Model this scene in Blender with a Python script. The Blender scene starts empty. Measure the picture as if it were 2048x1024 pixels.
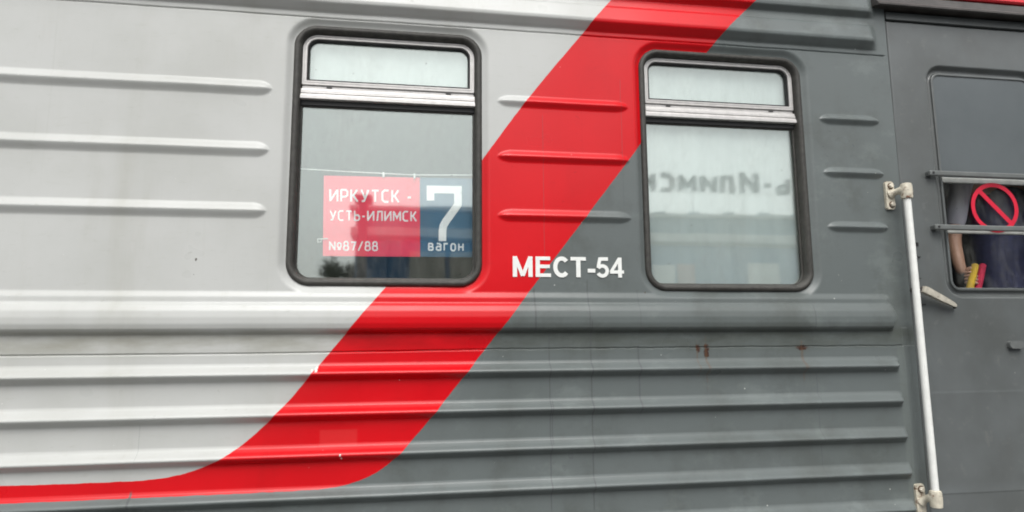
import bpy, bmesh, math, random
import numpy as np
from mathutils import Vector, Matrix
random.seed(4); rng = np.random.default_rng(4)
S = bpy.context.scene; COL = S.collection; R = math.radians

# ------------------------------------------------------------ camera, sky, sun, exposure
F_PX, YAW, PITCH, ROLL = 1267.376, 0.15340283, 0.13416103, -0.00705132   # 2048 px wide frame
CD, CH = 2.6, 1.55                                                       # distance from the carriage side, eye height
cy, sy, cp, sp = math.cos(YAW), math.sin(YAW), math.cos(PITCH), math.sin(PITCH)
_f = Vector((sy*cp, cy*cp, sp)); _r0 = Vector((cy, -sy, 0)); _u0 = _r0.cross(_f)
_r = math.cos(ROLL)*_r0 + math.sin(ROLL)*_u0; _u = -math.sin(ROLL)*_r0 + math.cos(ROLL)*_u0
cam = bpy.data.cameras.new('camera'); co = bpy.data.objects.new('camera', cam); COL.objects.link(co)
cam.sensor_width = 36; cam.lens = F_PX/2048*36; cam.clip_start = .05; cam.clip_end = 2000
co.matrix_world = Matrix(((_r.x, _u.x, -_f.x, 0), (_r.y, _u.y, -_f.y, -CD), (_r.z, _u.z, -_f.z, CH), (0, 0, 0, 1)))
S.camera = co

SUN_EL, SUN_AZ = 54, 185          # overcast: a very soft sun in front of the carriage side (azimuth from +Y)
w = bpy.data.worlds.new('World'); S.world = w; w.use_nodes = True
nt = w.node_tree; bg = nt.nodes['Background']
sky = nt.nodes.new('ShaderNodeTexSky'); sky.sky_type = 'NISHITA'; sky.sun_disc = False
sky.sun_elevation = R(SUN_EL); sky.sun_rotation = R(SUN_AZ); sky.air_density = 1.0; sky.dust_density = 4.0; sky.ozone_density = 1.0
hs = nt.nodes.new('ShaderNodeHueSaturation'); hs.inputs['Saturation'].default_value = .10
nt.links.new(sky.outputs[0], hs.inputs['Color']); nt.links.new(hs.outputs[0], bg.inputs['Color'])
bg.inputs['Strength'].default_value = .10
sun = bpy.data.lights.new('sun', 'SUN'); so = bpy.data.objects.new('sun', sun); COL.objects.link(so)
sun.energy = .6; sun.angle = R(40); sun.color = (1, .98, .94)
sd = Vector((math.sin(R(SUN_AZ))*math.cos(R(SUN_EL)), math.cos(R(SUN_AZ))*math.cos(R(SUN_EL)), math.sin(R(SUN_EL))))
so.rotation_euler = (-sd).to_track_quat('-Z', 'Y').to_euler(); so.location = (0, -8, 12)
S.view_settings.view_transform = 'Standard'; S.view_settings.look = 'None'; S.view_settings.gamma = 1
S.view_settings.exposure = 1.22
try: S.cycles.filter_width = 1.9; S.cycles.max_bounces = 10; S.cycles.transparent_max_bounces = 12
except Exception: pass

def at(px, py, Y=0.):
    """photo pixel -> (x, z) on the vertical plane y = Y"""
    d = _f + _r*((px-1024)/F_PX) - _u*((py-512)/F_PX); k = (CD+Y)/d.y
    return d.x*k, CH+d.z*k
def refl(px, py, Y):
    """photo pixel seen mirrored in the window glass -> (x, z) on the plane y = Y behind the camera"""
    d = _f + _r*((px-1024)/F_PX) - _u*((py-512)/F_PX); k = (CD-Y)/d.y
    return d.x*k, CH+d.z*k

# ------------------------------------------------------------ helpers
def tag(o, label=None, cat=None, group=None, kind=None):
    for k, v in (('label', label), ('category', cat), ('group', group), ('kind', kind)):
        if v: o[k] = v
    return o
def empty(name, loc=(0, 0, 0), parent=None):
    o = bpy.data.objects.new(name, None); COL.objects.link(o); o.location = loc; o.empty_display_size = .1
    if parent: o.parent = parent
    return o
def link(name, me, m, parent=None, smooth=False):
    o = bpy.data.objects.new(name, me); COL.objects.link(o)
    if m: me.materials.append(m)
    if parent:
        o.parent = parent
        o.matrix_parent_inverse = Matrix.Translation(-world_loc(parent))
    if smooth: me.polygons.foreach_set('use_smooth', [True]*len(me.polygons))
    return o
def world_loc(o):
    v = o.location.copy(); p = o.parent
    return v if p is None or o.matrix_parent_inverse != Matrix() else v + world_loc(p)
def obj(name, bm, m, parent=None, smooth=False, sharp=40):
    bmesh.ops.recalc_face_normals(bm, faces=bm.faces)
    me = bpy.data.meshes.new(name); bm.to_mesh(me); bm.free()
    o = link(name, me, m, parent, smooth)
    if smooth:
        try: me.set_sharp_from_angle(angle=R(sharp))
        except Exception: pass
    return o
def box(bm, x0, x1, y0, y1, z0, z1, bev=0):
    t = bmesh.new(); bmesh.ops.create_cube(t, size=1)
    for v in t.verts: v.co = ((x0+x1)/2+v.co.x*(x1-x0), (y0+y1)/2+v.co.y*(y1-y0), (z0+z1)/2+v.co.z*(z1-z0))
    if bev: bmesh.ops.bevel(t, geom=t.edges[:], offset=bev, segments=2, affect='EDGES', profile=.5)
    me = bpy.data.meshes.new('t'); t.to_mesh(me); t.free(); bm.from_mesh(me); bpy.data.meshes.remove(me)
def tube(bm, pts, rad, n=16, cap=True):
    pts = [Vector(p) for p in pts]; rads = rad if isinstance(rad, (list, tuple)) else [rad]*len(pts); rings = []
    for i, p in enumerate(pts):
        d = (pts[min(i+1, len(pts)-1)]-pts[max(i-1, 0)]).normalized()
        a = d.cross(Vector((0, 0, 1)) if abs(d.z) < .9 else Vector((1, 0, 0))).normalized(); b = d.cross(a)
        rings.append([bm.verts.new(p+(a*math.cos(2*math.pi*k/n)+b*math.sin(2*math.pi*k/n))*rads[i]) for k in range(n)])
    for A, B in zip(rings, rings[1:]):
        for k in range(n): bm.faces.new((A[k], A[(k+1) % n], B[(k+1) % n], B[k]))
    if cap: bm.faces.new(rings[0][::-1]); bm.faces.new(rings[-1])
def rr(x0, x1, z0, z1, r, n=10, rb=None):
    rb = r if rb is None else rb; P = []
    for cx_, cz_, a0, q in ((x1-r, z1-r, 0, r), (x0+r, z1-r, 90, r), (x0+rb, z0+rb, 180, rb), (x1-rb, z0+rb, 270, rb)):
        for k in range(n+1):
            a = R(a0+90*k/n); P.append((cx_+q*math.cos(a), cz_+q*math.sin(a)))
    return P
def ring(bm, x0, x1, z0, z1, r, prof, rb=None, close=True, n=10, jit=0):
    """sweep the profile [(inset, y)...] round a rounded rectangle"""
    rb = r if rb is None else rb; loops = []
    for d, y in prof:
        P = rr(x0+d, x1-d, z0+d, z1-d, max(r-d, .0015), n, max(rb-d, .0015))
        loops.append([bm.verts.new((p[0]+(random.uniform(-jit, jit)), y, p[1]+random.uniform(-jit, jit))) for p in P])
    L = loops+[loops[0]] if close else loops
    for A, B in zip(L, L[1:]):
        for k in range(len(A)): bm.faces.new((A[k], A[(k+1) % len(A)], B[(k+1) % len(A)], B[k]))
def slab(bm, poly, y0, y1):
    """extrude an (x, z) outline between two depths"""
    a = [bm.verts.new((p[0], y0, p[1])) for p in poly]; b = [bm.verts.new((p[0], y1, p[1])) for p in poly]
    bm.faces.new(a); bm.faces.new(b[::-1])
    for k in range(len(a)): bm.faces.new((a[k], b[k], b[(k+1) % len(a)], a[(k+1) % len(a)]))
def strip(pts, wd):
    """mitred ribbon round a polyline -> list of quads in 2-D"""
    P = [Vector(p) for p in pts]; closed = (P[0]-P[-1]).length < 1e-6 and len(P) > 3
    if closed: P = P[:-1]
    L = []; n = len(P); h = wd/2
    for i, p in enumerate(P):
        a = P[i-1] if (i > 0 or closed) else None; b = P[(i+1) % n] if (i < n-1 or closed) else None
        d1 = (p-a).normalized() if a is not None else (b-p).normalized()
        d2 = (b-p).normalized() if b is not None else d1
        n1 = Vector((-d1.y, d1.x)); n2 = Vector((-d2.y, d2.x)); m = n1+n2
        m = m.normalized() if m.length > 1e-4 else n1
        L.append((p, m*(h/max(m.dot(n1), .45))))
    Q = []
    rngk = range(n) if closed else range(n-1)
    for i in rngk:
        (p, m), (q, k) = L[i], L[(i+1) % n]
        Q.append((p-m, q-k, q+k, p+m))
    return Q
def arc(cx_, cz_, rx, rz, a0, a1, n=12):
    return [(cx_+rx*math.cos(R(a0+(a1-a0)*k/n)), cz_+rz*math.sin(R(a0+(a1-a0)*k/n))) for k in range(n+1)]
# glyphs: (advance width, [centre lines]) in a box one cap height tall
_o = [(.14, 0), (.36, 0), (.5, .15), (.5, .58), (.36, .73), (.14, .73), (0, .58), (0, .15), (.14, 0)]
_eight = [[(.14, 0), (.4, 0), (.54, .12), (.54, .4), (.42, .53), (.12, .53), (0, .4), (0, .12), (.14, 0)],
          [(.12, .53), (.05, .64), (.05, .88), (.15, 1), (.39, 1), (.49, .88), (.49, .64), (.42, .53)]]
GL = {'И': (.64, [[(0, 0), (0, 1)], [(0, .04), (.64, .96)], [(.64, 0), (.64, 1)]]),
 'Р': (.55, [[(0, 0), (0, 1)], [(0, .97), (.4, .97), (.55, .85), (.55, .52), (.4, .4), (0, .4)]]),
 'К': (.58, [[(0, 0), (0, 1)], [(.54, 1), (.2, .52), (.58, 0)], [(0, .52), (.2, .52)]]),
 'У': (.6, [[(0, 1), (.3, .33)], [(.62, 1), (.34, .28), (.24, .06), (.02, .04)]]),
 'Т': (.6, [[(0, .95), (.6, .95)], [(.3, 0), (.3, .95)]]),
 'С': (.55, [[(.55, .97), (.18, .97), (0, .8), (0, .2), (.18, .03), (.55, .03)]]),
 'Ь': (.52, [[(0, 0), (0, 1)], [(0, .55), (.38, .55), (.52, .43), (.52, .15), (.38, .03), (0, .03)]]),
 'Л': (.62, [[(0, .03), (.1, .1), (.17, .95), (.62, .95), (.62, 0)]]),
 'М': (.74, [[(0, 0), (0, 1)], [(0, .97), (.37, .3), (.74, .97)], [(.74, 0), (.74, 1)]]),
 'N': (.6, [[(0, 0), (0, 1)], [(0, .97), (.6, .03)], [(.6, 0), (.6, 1)]]),
 '°': (.4, [[(.1, .3), (.3, .3), (.4, .42), (.4, .72), (.3, .84), (.1, .84), (0, .72), (0, .42), (.1, .3)], [(0, .1), (.4, .1)]]),
 '8': (.54, _eight), '7': (.52, [[(0, .95), (.52, .95), (.2, 0)]]), '/': (.5, [[(0, -.05), (.5, 1.05)]]),
 '-': (.3, [[(0, .42), (.3, .42)]]), ' ': (.12, []),
 'в': (.5, [[(0, 0), (0, .76)], [(0, .73), (.33, .73), (.45, .65), (.45, .46), (.36, .39)], [(0, .39), (.36, .39), (.5, .3), (.5, .1), (.38, .03), (0, .03)]]),
 'а': (.5, [[(.05, .73), (.36, .73), (.5, .6), (.5, 0)], [(.5, .42), (.13, .42), (0, .32), (0, .12), (.13, .03), (.5, .03)]]),
 'г': (.4, [[(0, 0), (0, .73), (.42, .73)]]), 'о': (.5, [_o]), 'н': (.5, [[(0, 0), (0, .76)], [(.5, 0), (.5, .76)], [(0, .4), (.5, .4)]])}
for big, small in (('И', 'и'), ('Л', 'л'), ('М', 'м'), ('С', 'с'), ('К', 'к'), ('Т', 'т'), ('Ь', 'ь')):
    GL[small] = (GL[big][0]*.85, [[(x*.85, z*.76) for x, z in ln] for ln in GL[big][1]])
def text_quads(s, wd, gap=.3):
    """-> quads in cap-height units and the total width"""
    x = 0; Q = []
    for ch in s:
        adv, lines = GL[ch]
        for ln in lines: Q.append([[(p.x+x, p.y) for p in q] for q in strip(ln, wd)])
        x += adv+gap
    return Q, x-gap
def put_quads(bm, groups, fn, y0, th):
    """each stroke a thin raised ribbon; strokes that cross sit 0.05 mm above one another"""
    for i, g in enumerate(groups):
        y = y0-.00005*(i % 6)
        for q in g: slab(bm, [fn(*p) for p in q], y, y0+th)
def add_text(bm, s, x0, z0, x1, cap, wd, y, th, gap=.3, slope=0., mirror=False):
    Q, W = text_quads(s, wd, gap); k = (x1-x0)/W
    put_quads(bm, Q, lambda a, b: (x0+a*k, z0+b*cap+slope*a*k), y, th)

# ------------------------------------------------------------ materials
def newmat(name):
    m = bpy.data.materials.new(name); m.use_nodes = True; n = m.node_tree
    return m, n, n.nodes['Principled BSDF']
def N(n, t, **kw):
    x = n.nodes.new(t)
    for k, v in kw.items(): setattr(x, k, v)
    return x
def MA(n, op, a, b=None, c=None, clamp=False):
    x = N(n, 'ShaderNodeMath', operation=op, use_clamp=clamp)
    for i, v in enumerate((a, b, c)):
        if v is None: continue
        if isinstance(v, (int, float)): x.inputs[i].default_value = v
        else: n.links.new(v, x.inputs[i])
    return x.outputs[0]
def SS(n, v, a, b):
    x = N(n, 'ShaderNodeMapRange', interpolation_type='SMOOTHSTEP'); n.links.new(v, x.inputs[0])
    x.inputs[1].default_value = a; x.inputs[2].default_value = b; return x.outputs[0]
def MIX(n, f, a, b, mode='MIX'):
    x = N(n, 'ShaderNodeMix', data_type='RGBA', blend_type=mode)
    for s, v in ((x.inputs[0], f), (x.inputs[6], a), (x.inputs[7], b)):
        if isinstance(v, (int, float)): s.default_value = v
        elif isinstance(v, tuple): s.default_value = (*v, 1)
        else: n.links.new(v, s)
    return x.outputs[2]
def NOISE(n, vec, scale, detail=4, rough=.55, mul=None):
    if mul:
        mp = N(n, 'ShaderNodeMapping'); mp.inputs['Scale'].default_value = mul; n.links.new(vec, mp.inputs[0]); vec = mp.outputs[0]
    x = N(n, 'ShaderNodeTexNoise'); x.inputs['Scale'].default_value = scale; x.inputs['Detail'].default_value = detail
    x.inputs['Roughness'].default_value = rough; n.links.new(vec, x.inputs['Vector']); return x.outputs[0]
def BUMP(n, b, h, strength, dist):
    x = N(n, 'ShaderNodeBump'); x.inputs['Strength'].default_value = strength; x.inputs['Distance'].default_value = dist
    n.links.new(h, x.inputs['Height']); n.links.new(x.outputs[0], b.inputs['Normal'])
def simple(name, col, rough=.5, metal=0., var=.15, nscale=18, bump=.0, rust=0.):
    m, n, b = newmat(name); tc = N(n, 'ShaderNodeTexCoord').outputs['Object']
    v = NOISE(n, tc, nscale, 6, .6)
    c = MIX(n, SS(n, v, .3, .7), tuple(max(0, x*(1-var)) for x in col), tuple(min(1, x*(1+var*.6)) for x in col))
    if rust:
        r_ = NOISE(n, tc, 38, 8, .65); c = MIX(n, SS(n, r_, .62-rust*.25, .74-rust*.2), c, (.13, .05, .022))
    n.links.new(c, b.inputs['Base Color']); b.inputs['Roughness'].default_value = rough; b.inputs['Metallic'].default_value = metal
    if bump: BUMP(n, b, v, bump, .004)
    return m
WHITE, GREY, RED = (.452, .458, .442), (.121, .137, .135), (.57, .0015, .006)
def body_paint():
    m, n, b = newmat('carriage paint'); tc = N(n, 'ShaderNodeTexCoord').outputs['Object']
    sx = N(n, 'ShaderNodeSeparateXYZ'); n.links.new(tc, sx.inputs[0]); X, Y, Z = sx.outputs
    wob = MA(n, 'MULTIPLY', MA(n, 'SUBTRACT', NOISE(n, tc, 24, 4), .5), .006)
    Zw = MA(n, 'ADD', Z, wob)
    def edge(P):
        t = MA(n, 'DIVIDE', MA(n, 'ADD', X, 1.8), 3.6, clamp=True)
        fc = N(n, 'ShaderNodeFloatCurve'); c = fc.mapping.curves[0]; P = [((x+1.8)/3.6, (z-.6)/2.8) for x, z in P]
        while len(c.points) > 2: c.points.remove(c.points[1])
        c.points[0].location = P[0]; c.points[1].location = P[-1]
        for p in P[1:-1]: c.points.new(*p)
        for p in c.points: p.handle_type = 'AUTO_CLAMPED'
        fc.mapping.update(); n.links.new(t, fc.inputs[1])
        return MA(n, 'ADD', MA(n, 'MULTIPLY', fc.outputs[0], 2.8), .6)
    UL = edge([(-1.8, 1.053), (-1.05, 1.0513), (-.9625, 1.0539), (-.88, 1.0630), (-.8238, 1.0754), (-.7462, 1.1030), (-.69, 1.132), (-.6443, 1.1637), (-.566, 1.2316), (-.4938, 1.3057),
               (-.3806, 1.4433), (-.2639, 1.5881), (-.1176, 1.7697), (.2782, 2.3191), (.4729, 2.591), (.8661, 3.0867), (1.11, 3.4), (1.8, 3.4)])
    LR = edge([(-1.8, .9935), (-.636, .9944), (-.3904, .9965), (-.31, 1.0), (-.248, 1.0092), (-.1717, 1.0336), (-.1039, 1.0718), (-.0188, 1.15), (.1129, 1.3028), (.2307, 1.4479),
               (.3333, 1.5771), (.4184, 1.6854), (.9221, 2.3349), (.9967, 2.4318), (1.3164, 2.8616), (1.4086, 2.9733), (1.479, 3.0455), (1.6277, 3.1874), (1.8, 3.35)])
    isw = SS(n, MA(n, 'SUBTRACT', Zw, UL), -.0012, .0012); isg = SS(n, MA(n, 'SUBTRACT', LR, Zw), -.0012, .0012)
    c = MIX(n, isw, RED, WHITE); c = MIX(n, isg, c, GREY)
    # slow variation of the sheet, faded and dirty areas
    v1 = NOISE(n, tc, 1.6, 5, .6); c = MIX(n, MA(n, 'MULTIPLY', SS(n, v1, .35, .75), .9), c, (.86, .86, .84), 'MULTIPLY')
    v2 = NOISE(n, tc, 5, 6, .65, (1.0, 1, .16)); c = MIX(n, MA(n, 'MULTIPLY', SS(n, v2, .5, .8), .9), c, (.90, .89, .86), 'MULTIPLY')
    v5 = NOISE(n, tc, 60, 6, .7, (.25, 1, 1)); v6 = NOISE(n, tc, 3.4, 7, .68); c = MIX(n, MA(n, 'MULTIPLY', SS(n, v6, .48, .66), isg), c, (.84, .83, .81), 'MULTIPLY')
    v7 = NOISE(n, tc, 6.5, 6, .7, (.6, 1, 1)); c = MIX(n, MA(n, 'MULTIPLY', SS(n, v7, .52, .68), isg), c, (1.20, 1.20, 1.19), 'MULTIPLY')
    c = MIX(n, MA(n, 'MULTIPLY', SS(n, v5, .55, .8), .9), c, (.88, .87, .84), 'MULTIPLY')
    v8 = NOISE(n, tc, 26, 5, .75, (.7, 1, 1)); v9 = NOISE(n, tc, 1.1, 3); c = MIX(n, MA(n, 'MULTIPLY', MA(n, 'MULTIPLY', SS(n, v8, .64, .72), SS(n, v9, .42, .6)), .75), c, (.70, .69, .66), 'MULTIPLY')
    v10 = NOISE(n, tc, 12, 6, .7, (3.0, 1, .05)); c = MIX(n, MA(n, 'MULTIPLY', SS(n, v10, .58, .78), SS(n, v9, .35, .65)), c, (.86, .85, .82), 'MULTIPLY')
    # lighter patch of old paint left by a removed sticker
    def rect(x0, x1, z0, z1, s=.004):
        a = MA(n, 'MULTIPLY', SS(n, X, x0-s, x0+s), SS(n, X, x1+s, x1-s)); bb = MA(n, 'MULTIPLY', SS(n, Z, z0-s, z0+s), SS(n, Z, z1+s, z1-s))
        return MA(n, 'MULTIPLY', a, bb)
    px0, pz1 = at(640, 860); px1, pz0 = at(714, 890)
    c = MIX(n, MA(n, 'MULTIPLY', rect(px0, px1, pz0, pz1), .045), c, (.85, .35, .3))
    # shadow band under the belt put into the colour, broken up by grime
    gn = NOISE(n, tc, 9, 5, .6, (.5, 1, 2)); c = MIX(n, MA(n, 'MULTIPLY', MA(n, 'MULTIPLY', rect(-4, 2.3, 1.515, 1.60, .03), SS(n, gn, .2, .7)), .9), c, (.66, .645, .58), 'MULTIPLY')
    c = MIX(n, MA(n, 'MULTIPLY', rect(2.160, 2.196, .3, 1.515, .006), .9), c, (1.13, 1.13, 1.11), 'MULTIPLY')
    # run marks: thin dark drips
    dn = NOISE(n, tc, 5, 3, .6, (1, 1, 2.2)); wx = MA(n, 'MULTIPLY', MA(n, 'SUBTRACT', NOISE(n, tc, 9, 4, .6, (0, 1, 1)), .5), .007)
    Xw = MA(n, 'ADD', X, wx)
    for pxa, pya, pyb, hw, st in ((1068, 578, 665, .0028, .6), (1098, 665, 1024, .0017, .55), (1104, 800, 890, .0016, .5), (1174, 560, 660, .002, .5), (1180, 640, 830, .0022, .55), (1184, 820, 1024, .0018, .6),
                                  (1276, 690, 830, .0024, .5), (1274, 580, 690, .0014, .3), (1410, 690, 800, .001, .3), (1620, 610, 700, .0018, .4), (1632, 740, 960, .0013, .4), (280, 850, 925, .0008, .22), (262, 985, 1024, .003, .6), (1240, 160, 420, .001, .25), (1085, 230, 520, .001, .25)):
        xa, z1 = at(pxa, pya); _, z0 = at(pxa, pyb)
        mk = MA(n, 'MULTIPLY', SS(n, MA(n, 'ABSOLUTE', MA(n, 'SUBTRACT', Xw, xa)), hw*2.0, hw*.7), MA(n, 'MULTIPLY', SS(n, Z, z0-.01, z0+.02), SS(n, Z, z1+.01, z1-.01)))
        c = MIX(n, MA(n, 'MULTIPLY', MA(n, 'MULTIPLY', mk, SS(n, dn, .22, .42)), min(.9, st*1.35)), c, (.075, .08, .08))
    # rust bleeding from the seam
    rn = NOISE(n, tc, 75, 6, .7)
    for pxa, pya, lw, ll in ((1396, 692, .012, .02), (1413, 695, .014, .035), (1412, 700, .006, .11), (1604, 693, .030, .013), (1604, 700, .007, .10), (1394, 700, .004, .08)):
        xa, za = at(pxa, pya)
        dx = MA(n, 'DIVIDE', MA(n, 'SUBTRACT', Xw, xa), lw); dz = MA(n, 'DIVIDE', MA(n, 'SUBTRACT', Z, za-ll*.45), ll)
        d = MA(n, 'ADD', MA(n, 'MULTIPLY', dx, dx), MA(n, 'MULTIPLY', dz, dz)); d = MA(n, 'ADD', d, MA(n, 'MULTIPLY', MA(n, 'SUBTRACT', rn, .5), 4.2))
        c = MIX(n, MA(n, 'MULTIPLY', SS(n, d, 1.1, .35), .92 if ll < .05 else .38), c, (.045, .017, .010) if ll < .05 else (.13, .075, .04))
    # chipped paint and grit
    for pxa, pya, rad in ((634, 738, .007), (626, 741, .004), (682, 908, .0035), (684, 915, .003), (1290, 585, .004), (392, 519, .004)):
        xa, za = at(pxa, pya)
        dx = MA(n, 'SUBTRACT', X, xa); dz = MA(n, 'MULTIPLY', MA(n, 'SUBTRACT', Z, za), .6)
        d = MA(n, 'DIVIDE', MA(n, 'SQRT', MA(n, 'ADD', MA(n, 'MULTIPLY', dx, dx), MA(n, 'MULTIPLY', dz, dz))), rad); d = MA(n, 'ADD', d, MA(n, 'MULTIPLY', MA(n, 'SUBTRACT', rn, .5), 3.0))
        c = MIX(n, SS(n, d, .95, .8), c, (.62, .6, .56) if pxa < 700 and pxa > 400 else (.08, .07, .06))
    vo = N(n, 'ShaderNodeTexVoronoi'); vo.inputs['Scale'].default_value = 24; n.links.new(tc, vo.inputs['Vector'])
    gate = NOISE(n, tc, 4, 3); sz = MA(n, 'MULTIPLY', SS(n, gate, .42, .7), .075)
    spk = MA(n, 'LESS_THAN', vo.outputs['Distance'], sz); sc_ = N(n, 'ShaderNodeSeparateColor'); n.links.new(vo.outputs['Color'], sc_.inputs[0])
    pick = MA(n, 'MULTIPLY', spk, MA(n, 'GREATER_THAN', sc_.outputs[0], .50))
    c = MIX(n, MA(n, 'MULTIPLY', pick, .55), c, MIX(n, MA(n, 'GREATER_THAN', sc_.outputs[1], .5), (.07, .065, .06), (.7, .69, .66)))
    n.links.new(c, b.inputs['Base Color'])
    ro = MA(n, 'ADD', .22, MA(n, 'MULTIPLY', NOISE(n, tc, 3, 3), .16)); n.links.new(ro, b.inputs['Roughness']); b.inputs['Specular IOR Level'].default_value = .33
    hb = MA(n, 'ADD', MA(n, 'MULTIPLY', NOISE(n, tc, 2.4, 1, .4), 1.0), MA(n, 'MULTIPLY', NOISE(n, tc, 160, 2), .006)); BUMP(n, b, hb, .30, .010)
    return m
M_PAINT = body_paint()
def door_paint():
    m, n, b = newmat('door paint'); tc = N(n, 'ShaderNodeTexCoord').outputs['Object']
    v1 = NOISE(n, tc, 2.2, 5, .6); c = MIX(n, SS(n, v1, .3, .75), (.116, .126, .126), (.084, .090, .087))
    v2 = NOISE(n, tc, 6, 6, .65, (1, 1, .2)); c = MIX(n, MA(n, 'MULTIPLY', SS(n, v2, .5, .8), .35), c, (.085, .085, .075))
    vo = N(n, 'ShaderNodeTexVoronoi'); vo.inputs['Scale'].default_value = 9; n.links.new(tc, vo.inputs['Vector'])
    sc_ = N(n, 'ShaderNodeSeparateColor'); n.links.new(vo.outputs['Color'], sc_.inputs[0])
    pick = MA(n, 'MULTIPLY', MA(n, 'LESS_THAN', vo.outputs['Distance'], .030), MA(n, 'GREATER_THAN', sc_.outputs[0], .86))
    v3 = NOISE(n, tc, 14, 6, .72); c = MIX(n, MA(n, 'MULTIPLY', SS(n, v3, .56, .70), .5), c, (.15, .155, .15)); c = MIX(n, MA(n, 'MULTIPLY', pick, .5), c, (.3, .3, .29)); n.links.new(c, b.inputs['Base Color'])
    b.inputs['Roughness'].default_value = .28; BUMP(n, b, NOISE(n, tc, 2.5, 2), .25, .008); return m
M_DOOR = door_paint()
def glass(name, refl_, tint, rough=.055, dirt=.05, wave=.25):
    m, n, b = newmat(name); out = n.nodes['Material Output']; n.nodes.remove(b); tc = N(n, 'ShaderNodeTexCoord').outputs['Object']
    tr = N(n, 'ShaderNodeBsdfTransparent'); tr.inputs[0].default_value = (*tint, 1)
    gl = N(n, 'ShaderNodeBsdfGlossy'); gl.inputs['Roughness'].default_value = rough; gl.inputs[0].default_value = (.93, 1, .96, 1)
    df = N(n, 'ShaderNodeBsdfDiffuse'); df.inputs[0].default_value = (.5, .5, .46, 1)
    bp = N(n, 'ShaderNodeBump'); bp.inputs['Strength'].default_value = wave; bp.inputs['Distance'].default_value = .004
    n.links.new(NOISE(n, tc, 4.5, 2, .4, (.6, 1, 1.4)), bp.inputs['Height']); n.links.new(bp.outputs[0], gl.inputs['Normal'])
    ge = N(n, 'ShaderNodeNewGeometry'); dt = N(n, 'ShaderNodeVectorMath', operation='DOT_PRODUCT')
    n.links.new(ge.outputs['Normal'], dt.inputs[0]); n.links.new(ge.outputs['Incoming'], dt.inputs[1])
    sch = MA(n, 'POWER', MA(n, 'SUBTRACT', 1.0, MA(n, 'ABSOLUTE', dt.outputs['Value']), clamp=True), 5.0)
    f = MA(n, 'ADD', MA(n, 'MULTIPLY', sch, .9), refl_+.04, clamp=True)
    m1 = N(n, 'ShaderNodeMixShader'); n.links.new(f, m1.inputs[0]); n.links.new(tr.outputs[0], m1.inputs[1]); n.links.new(gl.outputs[0], m1.inputs[2])
    dn = SS(n, NOISE(n, tc, 9, 8, .7, (1, 1, .4)), .42, .8)
    vo = N(n, 'ShaderNodeTexVoronoi'); vo.inputs['Scale'].default_value = 26; n.links.new(tc, vo.inputs['Vector'])
    sc_ = N(n, 'ShaderNodeSeparateColor'); n.links.new(vo.outputs['Color'], sc_.inputs[0])
    sp_ = MA(n, 'MULTIPLY', MA(n, 'LESS_THAN', vo.outputs['Distance'], .07), MA(n, 'GREATER_THAN', sc_.outputs[0], .9))
    m2 = N(n, 'ShaderNodeMixShader'); n.links.new(MA(n, 'MAXIMUM', MA(n, 'MULTIPLY', dn, dirt), MA(n, 'MULTIPLY', sp_, .55)), m2.inputs[0])
    n.links.new(MIX(n, sp_, (.5, .5, .46), (.12, .12, .1)), df.inputs[0])
    n.links.new(m1.outputs[0], m2.inputs[1]); n.links.new(df.outputs[0], m2.inputs[2]); n.links.new(m2.outputs[0], out.inputs[0]); return m
M_GLASS = glass('tinted window glass', .115, (.985, 1, .993), .034, .07, .06)
M_GLASS_D = glass('clear door glass', .004, (.97, .975, .98), .04, .12, .07)
M_RUB = simple('dark rubber', (.038, .036, .031), .62, 0, .3, 40, .4)
M_GASK = simple('black gasket', (.012, .012, .012), .6)
M_ALU = simple('anodised aluminium', (.50, .485, .47), .45, .3, .10, 30)
M_ALU2 = simple('dull aluminium', (.36, .365, .36), .5, .2, .12, 30)
M_BLIND = simple('sheer pale blind cloth', (.44, .475, .465), .8, 0, .05, 4)
M_LINE = simple('cream compartment lining', (.16, .16, .15), .6, 0, .1, 3)
M_DARK = simple('dark vestibule lining', (.05, .052, .056), .7, 0, .2, 3)
M_WLET = simple('white lettering vinyl', (.72, .73, .70), .45, 0, .05, 40)
M_RAIL = simple('worn white enamel', (.74, .745, .71), .35, 0, .06, 25, .05)
M_CAST = simple('cream paint with rust', (.56, .52, .42), .5, 0, .22, 30, .5, .42)
M_BOLT = simple('painted bolt steel', (.62, .57, .47), .4, .1, .2, 60, .2, .15)
M_SRED = simple('red sign plastic', (.86, .035, .09), .35, 0, .04, 8)
M_SBLU = simple('blue sign plastic', (.04, .12, .21), .35, 0, .04, 8)
M_SWHT = simple('white sign lettering', (.88, .90, .90), .4, 0, .03, 8)
M_STK = simple('red warning vinyl', (.58, .008, .035), .4, 0, .08, 30)
M_BLACK = simple('black shadow gap', (.012, .012, .011), .8)
M_GUT = simple('grimy gutter paint', (.060, .054, .050), .55, 0, .4, 7, .3)
M_ROOFRED = simple('red roof paint', (.60, .02, .03), .45, 0, .1, 6)

# ------------------------------------------------------------ the setting: platform
def ground():
    m, n, b = newmat('platform concrete'); tc = N(n, 'ShaderNodeTexCoord').outputs['Object']
    v = NOISE(n, tc, .7, 8, .65); c = MIX(n, SS(n, v, .3, .7), (.055, .055, .053), (.10, .098, .094)); n.links.new(c, b.inputs['Base Color'])
    b.inputs['Roughness'].default_value = .7; BUMP(n, b, NOISE(n, tc, 40, 5), .3, .01)
    bm = bmesh.new(); bmesh.ops.create_grid(bm, x_segments=20, y_segments=20, size=400)
    return tag(obj('platform_ground', bm, m), kind='structure')
ground()

# ------------------------------------------------------------ the carriage
car = empty('railway_carriage')
tag(car, 'grey and white railway carriage with a slanting red stripe, ribbed side and two windows', 'railway carriage')

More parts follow.
